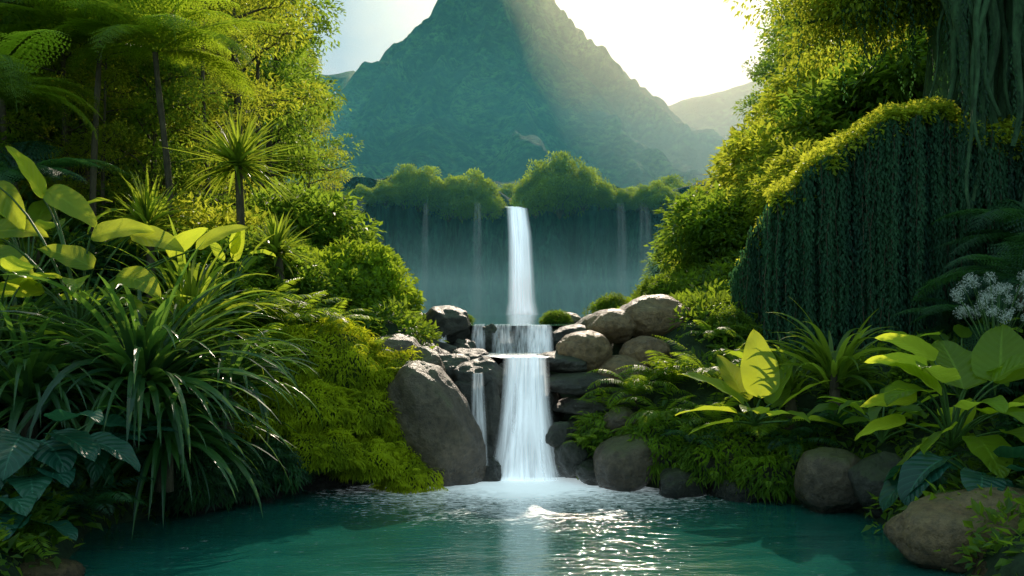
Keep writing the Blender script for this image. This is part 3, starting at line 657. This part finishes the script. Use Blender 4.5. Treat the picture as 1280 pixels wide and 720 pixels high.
def fern(x,y,z,Ln,n,mat,label='leafy green fern on the bank',az0=0,azr=np.pi,pin=.22):
    az=az0+np.linspace(-azr,azr,n,endpoint=False)+R(n)*.4
    g=ferng(np.zeros((n,3))+rng.normal(size=(n,3))*.02,az,rng.uniform(.45,1.25,n),Ln*rng.uniform(.75,1.1,n),rng.uniform(1.0,1.9,n),pin=pin,K=26)
    return thing('fern',[('frond',mesh('frond',g,mat))],label,'fern',(x,y,z),0,1,'ferns on the banks')
for a in [(-2.6,11.9,1.85,.8,18,M_fern),(-2.2,12.1,1.8,.65,16,M_fern),(-3.0,11.9,2.0,.85,16,M_fern),(-2.9,11.3,1.5,.7,15,M_fern),(-3.1,10.9,1.2,.6,14,M_fern),(-1.7,11.9,1.5,.4,12,M_fern),
          (1.5,12.1,1.0,.75,18,M_fern),(1.95,12.2,1.1,.8,16,M_fern),(1.15,12.1,.8,.5,12,M_fern),(2.4,12.1,1.2,.85,14,M_fern),(1.75,11.6,.8,.65,14,M_fern),(2.3,11.35,.75,.7,13,M_fern),(2.75,11.0,.65,.65,13,M_fern),(.85,11.75,.45,.35,11,M_fern),(2.0,11.15,.5,.6,12,M_dfern),(3.0,10.7,.55,.6,13,M_dfern),(2.6,13.0,1.7,.5,13,M_fern),(2.8,12.5,1.4,.55,13,M_fern),(1.05,11.85,.55,.4,12,M_fern),
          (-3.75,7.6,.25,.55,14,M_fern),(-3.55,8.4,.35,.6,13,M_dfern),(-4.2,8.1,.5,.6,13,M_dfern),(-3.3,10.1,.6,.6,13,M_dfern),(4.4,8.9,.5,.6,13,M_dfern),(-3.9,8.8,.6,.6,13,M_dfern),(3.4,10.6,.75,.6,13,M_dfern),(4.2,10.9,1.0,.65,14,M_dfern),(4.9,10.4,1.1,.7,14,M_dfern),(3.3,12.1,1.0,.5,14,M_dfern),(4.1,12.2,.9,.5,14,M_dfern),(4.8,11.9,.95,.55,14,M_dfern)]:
    fern(*a)
# ------------------------------------------------------------ broad leaved plants
ov=lambda t:np.sin(np.pi*np.clip(t,0,1)**.62)**.75
heart=lambda t:np.clip(np.sin(np.pi*(t*.86+.14)**.8),0,1)**.7*np.minimum(1,t*14+.15)
def broad(x,y,z,specs,mat,label,prof=ov,group='broad leaved plants on the banks',wav=.06,s=1):
    rl=[q[8] if len(q)>8 else rng.uniform(-.4,.4) for q in specs]
    Sx=np.array([q[:8] for q in specs],float)
    g=blades(Sx[:,:3],np.radians(Sx[:,3]),np.radians(Sx[:,4]),Sx[:,5],Sx[:,6],Sx[:,7],K=14,A=9,prof=prof,fold=.22,wav=wav,tint=.3+.6*R(len(Sx)),roll=np.array(rl))
    st=[]
    for q in Sx:
        t=np.linspace(0,1,7)[:,None]; e=q[:3]; c=np.array([e[0]*.35,e[1]*.35,e[2]*.75]); p=2*t*(1-t)*c+t*t*e
        st.append(tube(p,np.linspace(.018,.008,7),6))
    return thing('broadleaf_plant',[('stem',mesh('stem',comb(st),M_stem,True)),('foliage',mesh('foliage',g,mat,True))],label,'plant',(x,y,z),0,s,group)
def rs_specs(n,r,h,L,W,el=(-20,50),dr=(.5,1.3),az=(0,360)):
    a=rng.uniform(az[0],az[1],n); q=rng.uniform(.3,1,n)
    return [(math.cos(math.radians(a[i]))*r*q[i],math.sin(math.radians(a[i]))*r*q[i],h*rng.uniform(.35,1),a[i],rng.uniform(*el),L*rng.uniform(.75,1.15),W*rng.uniform(.8,1.1),rng.uniform(*dr)) for i in range(n)]
LB='tall plant with big sunlit yellow green oval leaves'
broad(-4.3,9.9,1.75,[(-.37,0,1.38,180,62,.66,.28,.3,.9),(-.36,0,1.46,0,-22,.66,.28,.5,1.0),(.12,-.05,.98,0,22,.66,.28,.6,.9),(.5,0,1.02,0,-5,.58,.26,.5,.9),(.18,-.1,.68,180,30,.6,.28,.4,-.8),(-.9,-.1,.86,0,-20,.6,.28,.4,.8),(-.88,0,1.55,0,-50,.6,.27,.3,1.0),(-.95,.1,1.05,0,12,.6,.28,.6,.9),(1.12,.1,.88,0,38,.6,.2,.6,.9),(.85,.1,.8,0,50,.5,.2,.5,-.8),(-.3,-.1,.45,200,10,.6,.28,.7,.7),(.4,-.1,.6,-20,0,.6,.28,.8,.8)]+rs_specs(8,.7,.6,.5,.24),M_broad,LB)
broad(-5.3,10.9,2.1,rs_specs(18,.7,1.2,.6,.28,(10,70)),M_broad,LB)
broad(-5.0,9.6,1.4,rs_specs(14,.6,1.0,.55,.27,(0,60)),M_broad,LB)
broad(-3.3,11.5,2.0,rs_specs(10,.5,.8,.5,.16,(20,70)),M_broad,LB)
LD='low plant with dark teal veined leaves'
broad(-3.95,8.15,.45,rs_specs(16,.5,.7,.56,.36,(-25,30),(.4,1.0),(200,420)),M_dark,LD,heart)
broad(-4.1,7.9,.15,rs_specs(14,.5,.45,.56,.36,(-25,30),(.4,1.0),(200,420)),M_dark,LD,heart)
broad(-3.7,8.9,.5,rs_specs(12,.4,.5,.4,.24,(-25,30),(.4,1.0),(200,420)),M_dark,LD,heart)
broad(2.62,10.8,.78,[(.05,-.05,.25,95,80,.68,.38,.25),(-.12,-.1,.2,170,38,.68,.32,.5),(-.18,-.1,.12,185,12,.6,.25,.5),(.15,-.05,.2,40,55,.62,.26,.3),(.22,-.05,.15,10,40,.6,.24,.5),(0,-.2,.12,240,25,.5,.25,.7),(.1,-.2,.1,300,20,.5,.24,.8),(-.05,.1,.2,120,55,.6,.3,.3),(.2,.1,.15,60,35,.6,.24,.6),(-.25,-.2,.05,205,0,.5,.2,.4),(.3,-.15,.05,-20,10,.5,.2,.6)],M_broad,'rosette of broad bright yellow green leaves',s=1.15)
broad(4.0,9.1,.75,[(-.25,-.1,.75,165,15,.55,.24,.4,.6),(-.35,-.1,.45,185,5,.55,.26,.4,.7),(.1,-.05,.55,90,50,.68,.5,.4,0),(.4,-.1,.6,60,60,.68,.48,.3,0),(-.15,-.15,.5,150,45,.55,.32,.5,.4),(-.1,-.2,.2,220,-5,.5,.3,.6,.5),(-.3,-.2,.1,200,-30,.5,.27,.4,.5),(.1,-.3,.15,270,-20,.55,.38,.5,0),(.35,-.3,.2,300,-10,.55,.4,.6,0),(-.1,.1,.8,175,40,.6,.24,.7,.6),(.2,-.3,.35,280,20,.5,.33,.9,0),(.5,0,.35,20,30,.55,.36,.8,-.5),(-.45,-.1,.25,180,0,.5,.24,.7,.7)]+rs_specs(7,.5,.7,.55,.38),M_broad,'lush plant with large rounded green leaves',heart)
broad(4.1,8.7,.35,rs_specs(16,.5,.45,.52,.40,(-35,20),(.4,1.0),(140,400)),M_dark,'low plant with dark teal rounded leaves',heart)
broad(3.7,10.0,.7,rs_specs(16,.4,.45,.38,.18,(0,50),(.5,1.1)),M_fern,'leafy green plant behind the boulders')
broad(4.6,10.2,1.1,rs_specs(18,.5,.7,.45,.2,(0,60),(.5,1.1)),M_fern,'leafy green plant behind the boulders')
broad(2.9,11.9,1.0,rs_specs(18,.45,.45,.34,.14,(0,60),(.5,1.1)),M_fern,'leafy green plant behind the boulders')
# ------------------------------------------------------------ fluffy flowers
def flower(x,y,z,hd):
    st=[];pe=[]
    for i in range(30):
        e=np.array([rng.uniform(-.34,.42),rng.uniform(-.2,.2),hd+rng.uniform(-.26,.16)])
        t=np.linspace(0,1,6)[:,None]; st.append(tube(2*t*(1-t)*np.array([e[0]*.2,0,e[2]*.6])+t*t*e,.004,5))
        n=60; d=rdir(n); r=rng.uniform(.045,.065)
        ref=nz(np.cross(d,rdir(n)))
        pe.append(leaves(np.repeat(e[None],n,0),d,ref,r,.002,R(n)))
        for k in range(2):
            q=nz(d*.4+rdir(n)); pe.append(leaves(e+d*r*.95,q,d,.014,.006,R(n)))
    return thing('flowering_plant',[('stem',mesh('stem',comb(st),M_stem,True)),('flower_head',mesh('flower_head',comb(pe),M_pale))],'fluffy round white seed heads on thin stems','flower',(x,y,z),0,1)
flower(4.6,9.5,1.2,1.0)
# ------------------------------------------------------------ vine curtain
ca=np.array([0,.15,.3,.42,.55,.72,1.0]); cxx=[3.75,3.3,3.5,4.0,4.7,5.5,7.4]; cyy=[15.6,14.2,13.4,13.1,13.0,13.0,13.4]; ct=[2.3,2.7,3.4,3.95,4.4,4.55,3.9]
def cur(a): 
    return np.interp(a,ca,cxx)+.08*vn(a*25,0*a,0,1),np.interp(a,ca,cyy)+.12*vn(a*18,0*a,0,4)-.14*np.abs(np.sin(a*42+1.5*np.sin(a*17))),np.interp(a,ca,ct)+.08*vn(a*14,0*a,0,8)
a=np.linspace(0,1,140); bx,by,bt=cur(a); rows=[]
for q in np.linspace(0,1,24):
    z=.3+(bt-.3)*q; rows.append(np.stack([bx+.12+.2*q**3,by+.15+.25*q**4+.08*vn(a*30,q*5,0,3),z],-1))
for q in np.linspace(.1,1,10):
    rows.append(np.stack([bx+.3+q*1.5*(a<.3)+q*.8,by+.4+q*3.0,bt+.25*np.sin(q*2)],-1))
core=mesh('rock',gridg(np.stack(rows,0),flip=True),M_soil,True)
ns=900; a=R(ns); sx,sy,stp=cur(a); ln=(stp-.7)*rng.uniform(.5,1.0,ns)**.7; off=rng.uniform(-.06,.18,ns)
sy=sy-off; sx=sx-off*np.where(a<.3,1,.1)
fold_t=.15+.75*np.abs(np.sin(a*42+1.5*np.sin(a*17)))
def strands(sx,sy,stp,ln,name,L=.065,mat=M_vine,tt=None):
    vl=[];vs=[]
    for i in range(len(sx)):
        m=max(6,int(ln[i]/.036)); k=np.linspace(0,1,m)
        p=np.stack([sx[i]+.03*np.sin(k*7+i)+(R(m)-.5)*.06,sy[i]+.02*np.cos(k*5+i),stp[i]-k*ln[i]],-1)
        dd=rdir(m)*.45+np.array([0,-.25,-1.0]); b=.6*R() if tt is None else tt[i]*.8
        vl.append(leaves(p,dd,nz(rdir(m)*.4+np.array([0,-1,.3])),L*(.7+.6*R(m)),L*.48,np.clip(b+.3*R(m)-.1*k,0,1)))
        if i%3==0: vs.append(tube(p[::max(1,m//8)],.006,4))
    return mesh(name,comb(vl),mat),mesh('vine_stems',comb(vs),M_bark,True)
vine,vst=strands(sx,sy,stp,ln,'hanging_vines',.075,tt=fold_t)
m=700; a=R(m); rx_,ry_,rt_=cur(a); q=R(m)**1.5
C=np.stack([rx_+.05+q*.9*np.where(a<.3,1,.4),ry_-.12+q*1.5,rt_+.02+.18*np.sin(q*2)-.25*R(m)**3*(q<.12)],-1)
topg=mesh('leafy_top',clumps(C,.10+.08*R(m),46,.07,.048,droop=.5),M_rim)
thing('vine_covered_rock',[('rock',core),('hanging_vines',vine),('vine_stems',vst),('leafy_top',topg)],'domed rock draped in a dark curtain of hanging vines','vine rock')
for P,x,y,s,z in [(BB,5.2,16.8,1.1,3.7),(BB,6.1,16.7,1.2,3.9),(BC,6.9,16.2,1.1,4.0),(BB,4.6,18.2,1.1,3.2),(BB,5.6,19.5,1.5,4.4),(BC,6.8,19.5,1.6,5.1),(BB,4.6,21,1.2,2.8),(BA,4.9,24,1.4,3.0),(BB,6.5,24,1.8,4.8),(BB,7.2,21.5,1.8,5.8),(BC,7.8,18.5,1.6,6.0)]:
    bush(P,x,y,s,z)
# ------------------------------------------------------------ banyan with aerial roots
gs=[]
for i in range(14):
    t=np.linspace(0,1,22); an_=i*.449
    rr=.5*(1.3-t*.5)
    gs.append(tube(np.stack([rr*np.cos(an_+t*1.6)+.1*np.sin(t*9+i*2),rr*.8*np.sin(an_+t*1.6)+.06*np.cos(t*7+i),t*7.5],-1),.20-.04*t+.12*np.exp(-t*9)+.02*np.sin(t*30+i),8))
C=[];sxx=[];syy=[];szz=[];sll=[]
for i in range(18):
    az=math.pi*(.68+.5*((i*.618)%1)); ln=rng.uniform(1.6,2.7); t=np.linspace(0,1,9); el=rng.uniform(.0,.5)
    z0=rng.uniform(3.2,5.8)
    p=np.stack([math.cos(az)*ln*t,math.sin(az)*ln*t*.6,z0+math.sin(el)*ln*t-.5*t*t+.1*np.sin(t*9+i)],-1)
    gs.append(tube(p,.10*(1-.85*t)+.008,6))
    for k in range(14):
        b=p[rng.integers(4,9)]; C.append(b+rng.normal(size=3)*[.28,.4,.3]+[0,0,.15])
        if k%4==0: sxx.append(b[0]+rng.normal()*.25); syy.append(b[1]-.15-R()*.3); szz.append(b[2]+.1); sll.append(rng.uniform(.5,1.4))
for i in range(50):
    x=rng.uniform(-1.0,1.2); y=-.9-R()*.9; z1=rng.uniform(4.8,6.2); z0=rng.uniform(.0,2.2)+max(0,-x)*1.2; t=np.linspace(0,1,22)
    gs.append(tube(np.stack([x+.16*np.sin(t*5+i)+.05*np.sin(t*15+i),y+.08*np.cos(t*5+i),z0+(z1-z0)*t],-1),rng.uniform(.03,.14)*(.3+.7*t),7))
for i in range(130):
    xx=rng.uniform(-1.1,1.3); sxx.append(xx); syy.append(-.8-R()*1.2); szz.append(rng.uniform(3.0,5.5)); sll.append(rng.uniform(.8,2.6))
tr_=mesh('trunk',comb(gs),simple('mossy_bark',(.06,.13,.05),.9,12,1.0),True)
cr_=mesh('crown',clumps(C,.30+.25*R(len(C)),210,.085,.042,droop=.4),M_light)
hv,hs=strands(np.array(sxx),np.array(syy),np.array(szz),np.array(sll),'hanging_vines',.06,M_dfern)
thing('banyan_tree',[('trunk',tr_),('crown',cr_),('hanging_vines',hv)],'old banyan tree with twisted trunk and aerial roots','tree',(6.75,14.3,2.2))
# ------------------------------------------------------------ haze
def haze(name,x0,x1,y0,y1,z0,z1,dens,col,g_,label,rz=0,pivot=None):
    m,nt=newmat(name); v=nd(nt,'ShaderNodeVolumeScatter'); v.inputs['Density'].default_value=dens; v.inputs['Anisotropy'].default_value=g_; v.inputs['Color'].default_value=(*col,1)
    o=nd(nt,'ShaderNodeOutputMaterial'); nt.links.new(v.outputs[0],o.inputs['Volume'])
    bm=bmesh.new(); bmesh.ops.create_cube(bm,size=1)
    for q in bm.verts: q.co=Vector((x0+(q.co.x+.5)*(x1-x0),y0+(q.co.y+.5)*(y1-y0),z0+(q.co.z+.5)*(z1-z0)))
    me=bpy.data.meshes.new(name); bm.to_mesh(me); bm.free(); me.materials.append(m)
    ob=obj(name,me,None,pivot or (0,0,0)); ob.rotation_euler=(0,0,rz)
    tag(ob,label,'mist',kind='structure')
haze('haze',-300,300,34,660,-3.1,50,.0018,(.20,.80,.86),.1,'blue green haze hanging in the valley')
haze('haze',0,330,-190,260,-3.3,150,.0021,(.93,1,.62),.66,'golden sunlit mist drifting beside the ridge',math.atan2(80,200),(20,200,0))
haze('mist',-28,28,24,78,-3.2,4.2,.0055,(.35,.85,.95),.3,'pale spray hanging at the foot of the tall waterfall')
# ------------------------------------------------------------ light
AZ=math.radians(7); EL=math.radians(31)
w=bpy.data.worlds.new('World'); sc.world=w; w.use_nodes=True; nt=w.node_tree; nt.nodes.clear()
sky=nd(nt,'ShaderNodeTexSky'); sky.sky_type='NISHITA'; sky.sun_disc=False; sky.sun_elevation=EL; sky.sun_rotation=AZ; sky.dust_density=.5; sky.air_density=1.0; sky.ozone_density=1.0
tc=nd(nt,'ShaderNodeTexCoord'); dt=nd(nt,'ShaderNodeVectorMath'); dt.operation='DOT_PRODUCT'
nt.links.new(tc.outputs['Generated'],dt.inputs[0]); ga=math.radians(9.5); ge=math.radians(13.5)
dt.inputs[1].default_value=(math.sin(ga)*math.cos(ge),math.cos(ga)*math.cos(ge),math.sin(ge))
gl=math_(nt,'POWER',math_(nt,'MAXIMUM',dt.outputs['Value'],0.),220.)
cn=noise(nt,3.6,7,mapping(nt,tc.outputs['Generated'],(1,1,2.6)),.6,.3)
cl=ramp(nt,cn,[(.45,(0,0,0)),(.70,(1,1,1))])
c0=mixc(nt,.8,sky.outputs[0],(2.6,4.7,5.2))
c1=mixc(nt,math_(nt,'MULTIPLY',cl,.5),c0,(5.6,6.6,6.6))
c2=mixc(nt,math_(nt,'MULTIPLY',gl,.7),c1,(10,9.8,7.2))
bg=nd(nt,'ShaderNodeBackground'); bg.inputs[1].default_value=.13
nt.links.new(c2,bg.inputs[0]); wo=nd(nt,'ShaderNodeOutputWorld'); nt.links.new(bg.outputs[0],wo.inputs[0])
sd=bpy.data.lights.new('sun','SUN'); sd.energy=5; sd.angle=math.radians(.5); sd.color=(1,.91,.70)
so=bpy.data.objects.new('sun',sd); COL.objects.link(so)
dv=Vector((math.sin(AZ)*math.cos(EL),math.cos(AZ)*math.cos(EL),math.sin(EL)))
so.rotation_euler=dv.to_track_quat('Z','Y').to_euler(); so.location=(10,40,30)
cam=bpy.data.cameras.new('camera'); cam.lens=35; cam.sensor_width=36; cam.clip_end=5000
co=bpy.data.objects.new('camera',cam); COL.objects.link(co); co.location=(0,0,2); co.rotation_euler=(math.radians(91.38),0,0); sc.camera=co
